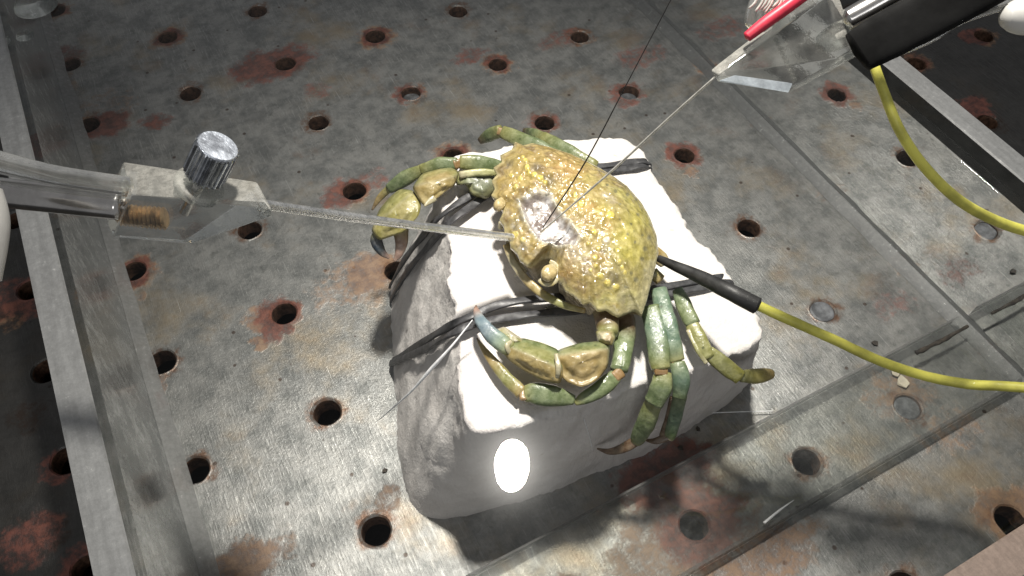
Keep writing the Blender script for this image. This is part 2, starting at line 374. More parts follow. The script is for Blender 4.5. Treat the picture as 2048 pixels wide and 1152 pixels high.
def hull(name, pts, mats, parent=None, bevel=0.25, face_rule=None):
    bm = bmesh.new()
    for p in pts: bm.verts.new(Vector(p))
    bmesh.ops.convex_hull(bm, input=bm.verts)
    bmesh.ops.dissolve_limit(bm, angle_limit=0.03, verts=bm.verts, edges=bm.edges)
    if bevel: bmesh.ops.bevel(bm, geom=list(bm.edges), offset=bevel, segments=2, profile=0.6, affect='EDGES')
    bm.normal_update(); bm.verts.index_update()
    V = [v.co.copy() for v in bm.verts]; Fc = [tuple(v.index for v in f.verts) for f in bm.faces]
    fm = [face_rule(f) if face_rule else 0 for f in bm.faces]
    bm.free()
    return mesh_obj(name, V, Fc, mats, parent, False, fm)

def revolve(mb, base, axis, prof, sides=32, mi=0, ridge=0.0, close=True):
    """prof: list of (distance along axis, radius)"""
    ax = axis.normalized(); s_ = ax.orthogonal().normalized(); w = ax.cross(s_)
    V = []; Fc = []
    for d, r in prof:
        for j in range(sides):
            a = 2 * math.pi * j / sides
            q = r - (ridge if (j % 4) >= 2 else 0) * (1 if ridge and r > 0 else 0)
            V.append(base + ax * d + (s_ * math.cos(a) + w * math.sin(a)) * q)
    for i in range(len(prof) - 1):
        for j in range(sides):
            a, b = i * sides + j, i * sides + (j + 1) % sides
            Fc.append((a, b, b + sides, a + sides))
    if close:
        Fc.append(tuple(range(sides - 1, -1, -1))); Fc.append(tuple((len(prof) - 1) * sides + j for j in range(sides)))
    mb.add(V, Fc, None, mi)

# ------------------------------------------------------------------ the plate with its grid of drilled holes
def build_plate():
    V = []; Fc = []; fm = []; S = 32; R0 = 2.5
    def cell(x0, x1, y0, y1, cx, cy, r):
        o = len(V)
        for j in range(S):
            a = 2 * math.pi * (j + 0.5) / S; dx, dy = math.cos(a), math.sin(a)
            k = min(((x1 - cx) if dx > 0 else (x0 - cx)) / dx, ((y1 - cy) if dy > 0 else (y0 - cy)) / dy)
            V.append((cx + dx * k, cy + dy * k, 0.0))
        jit = [1 + 0.05 * noise.noise(Vector((cx + math.cos(2 * math.pi * j / S) * 2, cy + math.sin(2 * math.pi * j / S) * 2, 1))) for j in range(S)]
        for rr, z in ((r + 0.7, 0.0), (r + 0.4, 0.08), (r + 0.1, -0.2), (r, -0.7), (r * 0.99, -4.0)):
            for j in range(S):
                a = 2 * math.pi * (j + 0.5) / S
                V.append((cx + math.cos(a) * rr * jit[j], cy + math.sin(a) * rr * jit[j], z))
        for i in range(5):
            for j in range(S):
                a, b = o + i * S + j, o + i * S + (j + 1) % S
                Fc.append((a, b, b + S, a + S)); fm.append(0 if i < 3 else 1)
        for sx, sy in ((x0, y0), (x0, y1), (x1, y0), (x1, y1)):     # corner fill
            V.append((sx, sy, 0.0)); q = len(V) - 1
            best = sorted(range(S), key=lambda j: (V[o + j][0] - sx) ** 2 + (V[o + j][1] - sy) ** 2)[:2]
            Fc.append((o + best[0], o + best[1], q)); fm.append(0)
    for i in range(-5, 13):
        if i <= -2:
            step, off = 21.3, 8.7
        else:
            step, off = 25.0, 0.0
        for j in range(-7, 8):
            cx = i * 25.0 + (4.6 if i == -2 else 0); cyy = -j * step + off
            x0, x1 = i * 25 - 12.5, i * 25 + 12.5
            ox, oy = random.uniform(-.25, .25), random.uniform(-.25, .25)
            cell(x0, x1, cyy - step / 2, cyy + step / 2, cx + ox, cyy + oy, R0 * random.uniform(.94, 1.05))
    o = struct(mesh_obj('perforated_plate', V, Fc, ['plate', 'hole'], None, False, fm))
    for (i, j, z) in ((4, 2, -0.25), (4, 3, -0.6), (4, -1, -2.4), (2, -2, -2.2)):
        mb = MB(); c = Vector((i * 25.0, -j * 25.0, z - 1.2)); revolve(mb, c, Vector((0, 0, 1)), [(0, 2.6), (1.0, 2.6), (1.2, 2.2), (1.05, 0.6)], 24)
        mb.build('hole_plug', 'plug', o, False)
    s = struct(mesh_obj('bench_under_plate', [(-200, -200, -9), (350, -200, -9), (350, 220, -9), (-200, 220, -9)], [(0, 1, 2, 3)], 'under', None, False))
build_plate()

# ------------------------------------------------------------------ the clear tank and its water
X0, X1, Y0, Y1, ZT, ZW, TH = -28.6, 123.6, -100.5, 172.0, 35.0, 30.0, 4.6
tank = thing('acrylic_tank', 'clear acrylic water tank with frosted sawn rims standing on the drilled plate', 'tank', ((X0 + X1) / 2, (Y0 + Y1) / 2, 0))
def panel(name, a, b, inward, top='frost', wet='mirror'):
    """a,b: inner base line ends; box outward by TH, inner face split at the water line"""
    a = Vector((*a, 0.3)); b = Vector((*b, 0.3)); o = -Vector((*inward, 0)) * TH
    n = 60; V = []; Fc = []; fm = []
    for i in range(n + 1):
        p = a.lerp(b, i / n); w = 0.12 * noise.noise(Vector((i * 0.4, p.x * .1, 3)))
        ov = Vector((*inward, 0)) * w
        V += [p, p + Vector((0, 0, ZW - .3)), p + Vector((0, 0, ZT - .3 - .25)) , p + Vector((0, 0, ZT - .3)) - Vector((*inward, 0)) * .25 + ov, p + o + Vector((0, 0, ZT - .3)), p + o]
    for i in range(n):
        k = i * 6; q = k + 6
        for j, mi in ((0, 1), (1, 0), (2, 2), (3, 2), (4, 0)):
            Fc.append((k + j, q + j, q + j + 1, k + j + 1)); fm.append(mi)
    for k in (0, n * 6): Fc.append(tuple(range(k, k + 6))); fm.append(0)
    return mesh_obj(name, V, Fc, ['acrylic', wet, top], tank, False, fm)
panel('side_panel', (X0, Y0), (X0, Y1), (1, 0), 'frost', 'milky')
panel('side_panel', (X1, Y0), (X1, Y1), (-1, 0))
panel('side_panel', (X0, Y0 - .05), (X1, Y0 - .05), (0, 1), 'frostrust')['label'] = 'rust stained panel'
for x, s in ((X1, -1), (X0, 1)):
    V = []; Fc = []; n = 120
    for i in range(n + 1):
        y = lerp(Y0, Y1, i / n); w = 2.6 + 0.5 * noise.noise(Vector((y * .15, x, 0))); h = 1.6
        V += [(x + s * .05, y, h), (x + s * w * .45, y, h * .7), (x + s * w, y, .06)]
    for i in range(n):
        for j in (0, 1): Fc.append((i * 3 + j, i * 3 + j + 1, i * 3 + j + 4, i * 3 + j + 3))
    mesh_obj('glue_seam', V, Fc, 'seam' if s < 0 else 'milkseam', tank)
# water
def axis_pts(a, b, step):
    pts = [a, a + .25, a + .55, a + .9, a + 1.4, a + 2.0, a + 3.0]
    x = a + 3.0
    while x < b - 3 - step: x += step; pts.append(x)
    return pts + [b - 3, b - 2, b - 1.4, b - .9, b - .55, b - .25, b]
xs, ys = axis_pts(X0 + .02, X1 - .02, 4), axis_pts(Y0 + .02, Y1 - .02, 4)
V = [(x, y, ZW + 2.0 * math.exp(-min(x - X0, X1 - x, y - Y0, Y1 - y) / 1.0)) for y in ys for x in xs]
nx = len(xs); Fc = [(j * nx + i, j * nx + i + 1, (j + 1) * nx + i + 1, (j + 1) * nx + i) for j in range(len(ys) - 1) for i in range(nx - 1)]
struct(mesh_obj('water', V, Fc, 'water'))

# acrylic strip lying on the tank floor
ya, yb = -65.0, -81.6
st = thing('acrylic_strip', 'clear acrylic strip lying flat on the plate below the stone block', 'strip', (60, -73, 0))
V = []; Fc = []; fm = []; n = 40
for i in range(n + 1):
    x = lerp(-10, 121.0, i / n)
    V += [(x, yb, .1), (x, yb, 3.4), (x, yb - .0 + .5, 3.9), (x, ya - .5, 3.9), (x, ya, 3.4), (x, ya, .1)]
for i in range(n):
    for j, mi in ((0, 1), (1, 1), (2, 0), (3, 1), (4, 1)):
        k = i * 6 + j; Fc.append((k, k + 1, k + 7, k + 6)); fm.append(mi)
mesh_obj('strip_body', V, Fc, ['strip', 'stripedge'], st, False, fm)
mb = MB(); tube(mb, [P(1832, 706, 4.2), P(1880, 683, 4.2), P(1936, 652, 4.2)], [.5, .45, .35], 8, .6, n=14, rough=.5); mb.build('gap_shade', 'grime_and_gap', st)  # dark strip drawn in for the shadowed gap at the acrylic strip

# ------------------------------------------------------------------ the stone block
KZ = 1.12
def HZ(u): return KZ * (28 - 6.0 * (u - 900) / 600)
TOP = [(945, 872), (1000, 858), (1080, 832), (1160, 812), (1215, 793), (1265, 772), (1330, 755), (1407, 733), (1467, 710), (1510, 693), (1527, 665), (1518, 638), (1470, 575), (1420, 502), (1372, 448), (1345, 410), (1310, 347),
       (1278, 290), (1245, 273), (1170, 276), (1100, 280), (1000, 291), (930, 298), (898, 310), (882, 335), (880, 385), (893, 440), (903, 500), (908, 600), (918, 700), (925, 800), (930, 858)]
BASE = [(850, 1038), (900, 1037), (975, 1020), (1080, 985), (1180, 950), (1250, 921), (1330, 886), (1400, 843), (1470, 790), (1512, 748)]
BASEL = [(825, 1015), (806, 960), (799, 890), (795, 800), (790, 700), (785, 600), (786, 548)]
top_w = [P(u, v, HZ(u)) for u, v in TOP]
bc = sum(top_w, Vector()) / len(top_w)
def polar(poly):
    return sorted([(math.atan2(p.y - bc.y, p.x - bc.x), (Vector((p.x, p.y)) - Vector((bc.x, bc.y))).length, p.z) for p in poly])
def at(pl, a):
    n = len(pl)
    for i in range(n):
        a0, r0, z0 = pl[i - 1]; a1, r1, z1 = pl[i]
        if i == 0: a0 -= 2 * math.pi
        if a0 <= a <= a1: f = (a - a0) / (a1 - a0 + 1e-9); return lerp(r0, r1, f), lerp(z0, z1, f)
    a0, r0, z0 = pl[-1]; a1, r1, z1 = pl[0]; f = (a - a0) / (a1 + 2 * math.pi - a0); return lerp(r0, r1, f), lerp(z0, z1, f)
tp = polar(top_w)
bw = [P(u, v, 0) for u, v in BASE + BASEL]
bp = polar(bw); a_lo, a_hi = None, None
# hidden sides of the base: a little outside the top outline
hidden = []
for (a, r, z) in tp:
    d = min(abs((a - b[0] + math.pi) % (2 * math.pi) - math.pi) for b in bp)
    if d > 0.28: hidden.append(Vector((bc.x + math.cos(a) * (r + 1.2), bc.y + math.sin(a) * (r + 1.2), 0)))
bp = polar(bw + hidden)
def build_block():
    NA, NV, NR = 260, 30, 46
    V = []; Fc = []
    at_t = [at(tp, -math.pi + 2 * math.pi * (j + .5) / NA) for j in range(NA)]; at_b = [at(bp, -math.pi + 2 * math.pi * (j + .5) / NA) for j in range(NA)]
    def sm(lst, k):
        for _ in range(k): lst = [((lst[j - 1][0] + 2 * lst[j][0] + lst[(j + 1) % NA][0]) / 4, (lst[j - 1][1] + 2 * lst[j][1] + lst[(j + 1) % NA][1]) / 4) for j in range(NA)]
        return lst
    at_t = sm(at_t, 3); at_b = sm(at_b, 3)
    def put(p, amp):
        q = Vector(p); n1 = noise.fractal(q * 0.12, 1.0, 2.1, 4); n2 = noise.fractal(Vector((q.x * .9, q.y * .9, q.z * .35)), 1.0, 2.0, 4)
        d = Vector((q.x - bc.x, q.y - bc.y, 0)).normalized()
        V.append(q + d * (n1 * .45 + n2 * .30) * amp + Vector((0, 0, 1)) * (n1 * .5 + n2 * .12) * (amp if q.z > 3 else 0))
    for i in range(NV + 1):
        t = i / NV
        for j in range(NA):
            a = -math.pi + 2 * math.pi * (j + .5) / NA
            rt, zt = at_t[j]; rb, _ = at_b[j]
            e = 1.0 + 0.5 * noise.noise(Vector((math.cos(a) * 2, math.sin(a) * 2, 5)))
            # straight side, then rounded shoulder
            if t < .8: f = t / .8; r = lerp(rb, rt + .0, f) + math.sin(f * math.pi) * .5; z = f * (zt - e)
            else:
                f = (t - .8) / .2; r = rt - e * (1 - math.cos(f * math.pi / 2)); z = zt - e + e * math.sin(f * math.pi / 2)
            put((bc.x + math.cos(a) * r, bc.y + math.sin(a) * r, z), 1.0 + .7 * math.exp(-((t - .82) / .09) ** 2))
    for i in range(1, NR + 1):
        t = 1 - i / NR
        for j in range(NA):
            a = -math.pi + 2 * math.pi * (j + .5) / NA
            rt, zt = at_t[j]; e = 1.0 + 0.5 * noise.noise(Vector((math.cos(a) * 2, math.sin(a) * 2, 5)))
            r = (rt - e) * t; put((bc.x + math.cos(a) * r, bc.y + math.sin(a) * r, lerp(bc.z, zt, t)), .35 + .65 * t ** 8)
    NT_ = NV + NR
    for i in range(NT_):
        for j in range(NA):
            a, b = i * NA + j, i * NA + (j + 1) % NA
            Fc.append((a, b, b + NA, a + NA))
    o = mesh_obj('stone_block', V, Fc, 'stone')
    tag(o, 'chalky white stone block with rough sloping sides that the crab is tied to', 'stone block')
    return o, BVHTree.FromPolygons(V, Fc)
block, BT = build_block()
def Q(u, v, lift=0.0, z=None):
    """point on the block under pixel (u,v), lifted towards the camera; off the block, at height z"""
    d = ray(u, v).normalized(); h = BT.ray_cast(CAM, d)[0]
    if h is None or (z is not None and h.z < z): 
        return P(u, v, z if z is not None else 3.0)
    return h - d * lift
def W(u, v, r, z): return r * pix(P(u, v, z))[2] / FPX

# ------------------------------------------------------------------ rubber bands round the block
def band(name, label, strands):
    mb = MB()
    for pts in strands:
        ws = []; ns = []
        for (u, v, lift, k) in pts:
            if k is None:
                d = ray(u, v).normalized(); h, nn, _, _ = BT.ray_cast(CAM, d)
                if h is None: continue
                nn = nn if nn.dot(d) < 0 else -nn
                ws.append(h + nn * lift); ns.append((nn + Vector((0, 0, .15))).normalized())
            else: ws.append(P(u, v, k)); ns.append(Vector((0, 0, 1)))
        od = Vector((ws[-1].x - bc.x, ws[-1].y - bc.y, 0)).normalized()
        ws = ws[:-1] + [ws[-1] + od * .6 + Vector((0, 0, -2)), ws[-1] + od * 1.0 + Vector((0, 0, -10))]; ns = ns[:-1] + [od, od]
        flat_tube(mb, ws, 1.35, .5, nrms=ns, n=12 * len(ws))
    o = mb.build(name, 'rubber'); tag(o, label, 'rubber band', 'rubber bands holding the crab'); return o
band('rubber_band', 'black rubber band stretched beside the curled claw and under the black sleeve',
     [[(790, 722, .4, None), (840, 692, .5, None), (890, 662, .6, None), (925, 645, .8, None), (1000, 620, 1.6, None), (1090, 610, 2.0, None), (1180, 602, 1.5, None), (1250, 594, 1.0, None), (1310, 583, .9, None), (1400, 566, .7, None), (1455, 550, .5, None), (1458, 549, .3, None)],
      [(790, 728, .9, None), (850, 705, .9, None), (915, 672, 1.0, None), (960, 652, 1.0, None), (1030, 640, 1.1, None), (1100, 633, 1.1, None), (1180, 625, 1.0, None), (1250, 610, .9, None), (1320, 597, .8, None), (1400, 580, .7, None), (1450, 568, .5, None), (1462, 566, .3, None)]])
band('rubber_band', 'black rubber band passing behind the thin glass rod and around the block top',
     [[(786, 600, .5, None), (820, 545, .6, None), (862, 495, .8, None), (900, 452, .8, None), (950, 418, 1.6, None), (1000, 390, 2.0, None), (1100, 350, 1.5, None), (1200, 340, 1.0, None), (1260, 331, .9, None), (1288, 327, .6, None), (1296, 326, .3, None)],
      [(788, 575, .9, None), (815, 525, .9, None), (850, 478, 1.0, None), (890, 440, 1.1, None), (940, 405, 2.0, None), (1000, 375, 2.2, None), (1100, 345, 1.5, None), (1200, 347, .8, None), (1250, 342, .6, None), (1285, 336, .6, None), (1297, 333, .3, None)]])

# ------------------------------------------------------------------ the crab
crab = thing('shore_crab', 'olive yellow shore crab with opened shell strapped on the white stone block', 'crab', P(1165, 470, 25))
OUT = [(1030, 283), (1024, 299), (1000, 311), (1004, 324), (987, 335), (994, 349), (983, 362), (990, 377), (982, 391), (992, 399), (1004, 408), (1006, 425), (999, 440), (1008, 452), (1009, 468), (1019, 478), (1021, 494), (1034, 506),
       (1040, 521), (1056, 531), (1068, 527), (1076, 518), (1092, 514), (1107, 521), (1113, 540), (1113, 560), (1124, 567), (1131, 581), (1148, 590), (1166, 608), (1180, 604), (1196, 621), (1212, 619), (1236, 633), (1254, 625), (1270, 620), (1284, 630),
       (1294, 600), (1303, 565), (1312, 530), (1317, 505), (1313, 470), (1300, 435), (1283, 405), (1255, 373), (1220, 348), (1180, 325), (1140, 307), (1100, 294), (1065, 286), (1046, 290)]
CX, CY = 1160, 442
def out_px(th):
    dx, dy = math.cos(th), math.sin(th); best = 0
    for i in range(len(OUT)):
        ax, ay = OUT[i - 1][0] - CX, OUT[i - 1][1] - CY; bx, by = OUT[i][0] - CX, OUT[i][1] - CY
        ex, ey = bx - ax, by - ay; den = dx * ey - dy * ex
        if abs(den) < 1e-9: continue
        t = (ax * ey - ay * ex) / den; s = (ax * dy - ay * dx) / den
        if t > 0 and -1e-6 <= s <= 1 + 1e-6: best = max(best, t)
    return CX + dx * best, CY + dy * best
WIN = [(1036, 402), (1073, 386), (1103, 393), (1124, 428), (1160, 472), (1152, 492), (1116, 496), (1078, 480), (1054, 448)]
def inpoly(x, y, poly):
    c = False
    for i in range(len(poly)):
        (x1, y1), (x2, y2) = poly[i - 1], poly[i]
        if (y1 > y) != (y2 > y) and x < (x2 - x1) * (y - y1) / (y2 - y1) + x1: c = not c
    return c
def polydist(x, y, poly):
    b = 1e9
    for i in range(len(poly)):
        (x1, y1), (x2, y2) = poly[i - 1], poly[i]; dx, dy = x2 - x1, y2 - y1
        t = max(0, min(1, ((x - x1) * dx + (y - y1) * dy) / (dx * dx + dy * dy)))
        b = min(b, math.hypot(x - x1 - dx * t, y - y1 - dy * t))
    return b
DOTS = [(1052, 326, 6), (1054, 342, 6), (1057, 352, 5), (1068, 358, 6), (1080, 365, 7), (1046, 318, 4), (1189, 519, 6), (1191, 536, 5), (1200, 555, 7), (1215, 568, 7), (1232, 576, 7), (1220, 439, 9), (1188, 468, 6), (1162, 413, 7), (1196, 500, 5), (1238, 530, 4),
        (1244, 540, 4), (1250, 548, 4), (1212, 484, 8), (1150, 395, 5), (1235, 505, 4), (1176, 488, 4), (1040, 360, 5), (1030, 375, 5), (1022, 352, 4), (1030, 470, 7), (1045, 480, 6), (1090, 372, 5), (1180, 545, 4)]
DARK = [(1276, 429, 4), (1298, 476, 5), (1290, 498, 5), (1284, 519, 5), (1231, 384, 4), (1255, 389, 4), (1272, 400, 3), (1262, 548, 4), (1272, 560, 6), (1285, 470, 3), (1262, 450, 3), (1240, 410, 3), (1290, 540, 4), (1270, 485, 3), (1250, 575, 4), (1255, 470, 3), (1215, 370, 3)]
def build_carapace():
    NA, NR = 420, 110
    cw = P(CX, CY, 36.9 * KZ); V = []; Cs = []; Fc = []
    ths = [2 * math.pi * j / NA for j in range(NA)]
    ring = []
    for th in ths:
        u, v = out_px(th)
        zm = 33.6 - 1.2 * sstep(1150, 1320, u) + .6 * sstep(1120, 1000, u)
        ring.append(P(u, v, zm * KZ))
    humps = [(1135, 520, 34, 1.0), (1075, 370, 30, 1.1), (1190, 440, 42, .9), (1095, 450, 40, -.55), (1240, 520, 34, .8), (1160, 380, 30, .5), (1230, 430, 36, .5), (1165, 500, 16, -.7), (1120, 405, 14, -.4), (1200, 480, 14, -.5), (1175, 560, 22, .7), (1040, 330, 20, .8), (1140, 450, 12, .5), (1095, 540, 15, -1.2)]
    for i in range(NR + 1):
        r = i / NR
        for j in range(NA):
            o = ring[j]; p = Vector((lerp(cw.x, o.x, r), lerp(cw.y, o.y, r), 0))
            p.z = o.z + (cw.z - o.z) * max(0, 1 - r ** 3.2) ** .9
            u, v, _ = pix(p)
            hb = sum(a * math.exp(-((u - x) ** 2 + (v - y) ** 2) / (s * s)) for x, y, s, a in humps)
            fade = 1 - r ** 6
            front = sstep(1290, 1090, u + .35 * (442 - v) * 0)
            gran = noise.fractal(p * .5, 1.0, 2.0, 3) * .45 + noise.noise(p * 1.3) * .5 * (0.12 + front) + (abs(noise.noise(p * 2.9))) * .3 * (.05 + front)
            iw = inpoly(u, v, WIN); dw = polydist(u, v, WIN)
            p.z += (hb * 1.0 + gran * (.7 if not iw else .7 - .55 * sstep(0, 8, dw))) * (fade * .85 + .08)
            # colours
            n1 = noise.fractal(p * .22, 1.0, 2.0, 4); n2 = noise.fractal(p * .55 + Vector((40, 0, 0)), 1.0, 2.0, 5); n3 = noise.noise(p * 2.2)
            post = sstep(1120, 1265, u + (v - 440) * .1 + n1 * 50)
            c = mixc((0.34, 0.225, 0.05), (0.275, 0.225, 0.055), post)
            c = mixc(c, (0.17, 0.085, 0.025), sstep(.1, .55, n2) * (1 - .5 * post) * .75)
            c = mixc(c, (0.41, 0.30, 0.075), sstep(.1, .6, -n2 * .6 + n1 * .9) * .7)
            c = mixc(c, (0.36, 0.36, 0.07), sstep(.1, .5, n1) * .5 * post)
            c = mixc(c, (0.60, 0.51, 0.36), sstep(.3, .75, n3 + n2 * .5) * .35)
            for x, y, s in ((1266, 510, 26), (1272, 434, 22), (1203, 427, 17), (1248, 470, 22)):
                c = mixc(c, (0.50, 0.44, 0.05), .6 * math.exp(-((u - x) ** 2 + (v - y) ** 2) / (s * s)))
            for x, y, s, k in ((1215, 400, 16, .5), (1085, 580, 14, .0), (1150, 510, 20, .45), (1160, 440, 12, .5), (1240, 600, 26, .35)):
                c = mixc(c, (0.55, 0.50, 0.38), k * math.exp(-((u - x) ** 2 + (v - y) ** 2) / (s * s)) * (.6 + n2))
            g = math.exp(-(((u - 1245) * .8 + (v - 375) * -.6) ** 2) / 300) * 0
            for x, y, s in ((1072, 338, 11), (1088, 362, 10), (1204, 503, 13), (1227, 557, 13), (1102, 366, 13), (1048, 432, 14), (1030, 452, 12), (1045, 498, 12), (1170, 545, 12), (1130, 560, 12), (1060, 400, 10), (1018, 330, 9)):
                c = mixc(c, (0.07, 0.05, 0.045), 1.0 * math.exp(-((u - x) ** 2 + (v - y) ** 2) / (s * s)) * (.75 + .6 * n3))
            for x, y, s in ((1150, 340, 26), (1175, 425, 22), (1120, 330, 16), (1195, 520, 16), (1215, 450, 18), (1140, 540, 22)):
                c = mixc(c, (0.43, 0.23, 0.055), .6 * math.exp(-((u - x) ** 2 + (v - y) ** 2) / (s * s)) * (.8 + n2))
            for x, y, s in DOTS:
                d = math.hypot(u - x, v - y)
                if d < s * 1.15:
                    k = sstep(s * 1.15, s * .7, d); c = mixc(c, (0.72, 0.58, 0.10) if (x, y) != (1212, 484) else (.7, .62, .5), k * .9); p.z += .32 * k
            for x, y, s in DARK:
                d = math.hypot(u - x, (v - y) * 1.0)
                if d < s * 1.2: c = mixc(c, (0.06, 0.06, 0.03), .8 * sstep(s * 1.2, s * .6, d))
            if iw:
                k = sstep(0, 7, dw); c = mixc(c, mixc((0.19, 0.15, 0.14), (0.56, 0.54, 0.54), sstep(-.35, .40, n2 + .4 * n3)), k); p.z -= 1.1 * sstep(0, 12, dw)
                p.z += .25 * noise.noise(p * 1.1) * k
            rim = math.exp(-(dw / 4.5) ** 2) * (0.6 + .5 * n3)
            c = mixc(c, (0.62, 0.62, 0.58), max(0, min(.85, rim))); p.z += .3 * max(0, rim)
            gz = math.exp(-((u - 1150) ** 2 + (v - 508) ** 2) / 24 ** 2); c = mixc(c, (0.50, 0.42, 0.36), .6 * gz)
            if r > .93:
                k = sstep(.93, 1, r); c = mixc(c, (0.58, 0.52, 0.28), .55 * k)
            if u > 1255 and v > 520: c = mixc(c, (0.55, 0.50, 0.30), .6 * sstep(.82, .95, r))
            for x, y, s_ in ((1026, 452, 14), (1048, 486, 15), (1072, 505, 13), (1110, 505, 14), (1014, 425, 9)): c = mixc(c, (.55, .50, .40), .55 * math.exp(-((u - x) ** 2 + (v - y) ** 2) / (s_ * s_)) * (.5 + n3))  # pale glints painted into the front of the shell
            c = mixc(c, (.46, .41, .20), .16) if not iw else c
            c = tuple(x * (.92 if not iw else 1.0) for x in c)
            V.append(p); Cs.append(c)
    # folded rim and underside
    for q, (s, dz, c) in enumerate(((1.0, -.45, (0.55, 0.48, 0.25)), (.955, -1.0, (0.40, 0.31, 0.16)), (.90, -2.2, (0.42, 0.34, 0.22)), (.84, -4.2, (0.46, 0.40, 0.30)), (.74, -7.2, (0.36, 0.30, 0.22)), (.58, -9.4, (0.3, 0.26, 0.2)))):
        for j in range(NA):
            o = ring[j]; p = Vector((lerp(cw.x, o.x, s), lerp(cw.y, o.y, s), o.z + dz)); p += Vector((0, 0, noise.noise(p * .8) * .3))
            # blunt the teeth below the rim
            V.append(p); Cs.append(mixc(c, (0.55, 0.45, 0.25), max(0, min(1, .5 * noise.noise(p * .9)))))
    T = NR + 6
    for i in range(T):
        for j in range(NA):
            a, b = i * NA + j, i * NA + (j + 1) % NA
            Fc.append((a, b, b + NA, a + NA))
    o = mesh_obj('carapace', V, Fc, 'shell', crab, True, None, Cs)
    o['label'] = 'bumpy olive and orange carapace with a grey opened window'
    return o
car = build_carapace()

GREEN, TEAL, OLIVE, TAN = (0.12, 0.16, 0.068), (0.10, 0.16, 0.108), (0.215, 0.215, 0.07), (0.30, 0.22, 0.08)
ORNG, BRWN, BLUE, SLATE, PINK, CREAM = (0.25, 0.145, 0.055), (0.10, 0.052, 0.028), (0.17, 0.225, 0.26), (0.045, 0.05, 0.06), (0.33, 0.21, 0.17), (0.40, 0.36, 0.23)
def seg(mb, pts, k=.62, sides=18, n=None, rough=.10, seed=0, power=.72):
    """pts: (u, v, z or None, r_px, colour, lift)"""
    w = []; r = []; c = []
    for (u, v, z, rp, co) in pts:
        if isinstance(z, str): q = Q(u, v, float(z))
        else: q = P(u, v, z * KZ)
        w.append(q); r.append(rp * (1.1 if len(pts) > 2 else .92) * pix(q)[2] / FPX); c.append(co)
    tube(mb, w, r, sides, k, c, n=n, rough=rough, seed=seed, power=power)
def pillow(mb, outline, zs, h, cols, crease=None, low=None, grow=1.07):
    """closed pillow shape: outline pixels, heights zs at its two ends (first and middle outline point), half thickness h, colours centre/edge"""
    m_ = len(outline); NA_ = 56; NR_ = 9
    gu = sum(p[0] for p in outline) / m_; gv = sum(p[1] for p in outline) / m_; outline = [(gu + (u - gu) * grow, gv + (v - gv) * grow) for u, v in outline]
    seglen = [math.hypot(outline[(k + 1) % m_][0] - outline[k][0], outline[(k + 1) % m_][1] - outline[k][1]) for k in range(m_)]; tot = sum(seglen)
    lin = []
    for i in range(NA_):
        t = i / NA_ * tot; k = 0
        while k < m_ - 1 and t > seglen[k]: t -= seglen[k]; k += 1
        f = t / seglen[k]; a, b = outline[k], outline[(k + 1) % m_]
        lin.append((lerp(a[0], b[0], f), lerp(a[1], b[1], f)))
    for _ in range(2): lin = [((lin[i - 1][0] + 2 * lin[i][0] + lin[(i + 1) % NA_][0]) / 4, (lin[i - 1][1] + 2 * lin[i][1] + lin[(i + 1) % NA_][1]) / 4) for i in range(NA_)]
    cu = sum(p[0] for p in lin) / NA_; cv = sum(p[1] for p in lin) / NA_
    far = max(math.hypot(u - cu, v - cv) for u, v in lin)
    z0, z1 = zs; du, dv = outline[m_ // 2][0] - outline[0][0], outline[m_ // 2][1] - outline[0][1]; dl = du * du + dv * dv
    def zat(u, v): return lerp(z0, z1, max(0, min(1, ((u - outline[0][0]) * du + (v - outline[0][1]) * dv) / dl))) * KZ
    V = []; Cs = []; Fc = []
    for side in (1, -1):
        for i in range(NR_ + (0 if side > 0 else -1)):
            r = (i / (NR_ - 1)) if side > 0 else 1 - (i + 1) / (NR_ - 1)
            r = max(r, .02)
            for (u, v) in lin:
                uu, vv = lerp(cu, u, r), lerp(cv, v, r); q = P(uu, vv, zat(uu, vv))
                hh = h * (max(0, 1 - r ** 5) ** .8 - .22 * math.exp(-((r - .72) / .14) ** 2)) * side
                q = q + (CAM - q).normalized() * (hh + (noise.noise(q * .8) * .3 + noise.noise(q * 2.2) * .12) * (side > 0) * (1 - r ** 6))
                sd = None
                if crease:
                    (x1, y1), (x2, y2) = crease; ln = math.hypot(x2 - x1, y2 - y1)
                    sd = ((uu - x1) * (y2 - y1) - (vv - y1) * (x2 - x1)) / ln
                    if side > 0: q = q + (CAM - q).normalized() * (.55 - .045 * abs(sd)) * (1 - r ** 8)
                V.append(q); nn = noise.fractal(q * .5, 1.0, 2.0, 3)
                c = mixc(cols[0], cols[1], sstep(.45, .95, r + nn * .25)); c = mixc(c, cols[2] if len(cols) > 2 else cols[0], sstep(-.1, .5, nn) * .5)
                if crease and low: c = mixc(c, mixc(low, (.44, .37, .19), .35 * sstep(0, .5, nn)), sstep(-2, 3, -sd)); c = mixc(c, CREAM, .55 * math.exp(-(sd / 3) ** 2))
                Cs.append(c)
    rows = 2 * NR_ - 1
    for i in range(rows - 1):
        for j in range(NA_):
            a, b = i * NA_ + j, i * NA_ + (j + 1) % NA_
            Fc.append((a, a + NA_, b + NA_, b))
    mb.add(V, Fc, Cs)
def limb(name, segs, label=None, mat='limb', **kw):
    mb = MB()
    for i, s in enumerate(segs):
        if isinstance(s, dict): pillow(mb, **s)
        else: seg(mb, s, seed=i + len(name), **kw)
    o = mb.build(name, mat, crab, True, True)
    if label: o['label'] = label
    return o
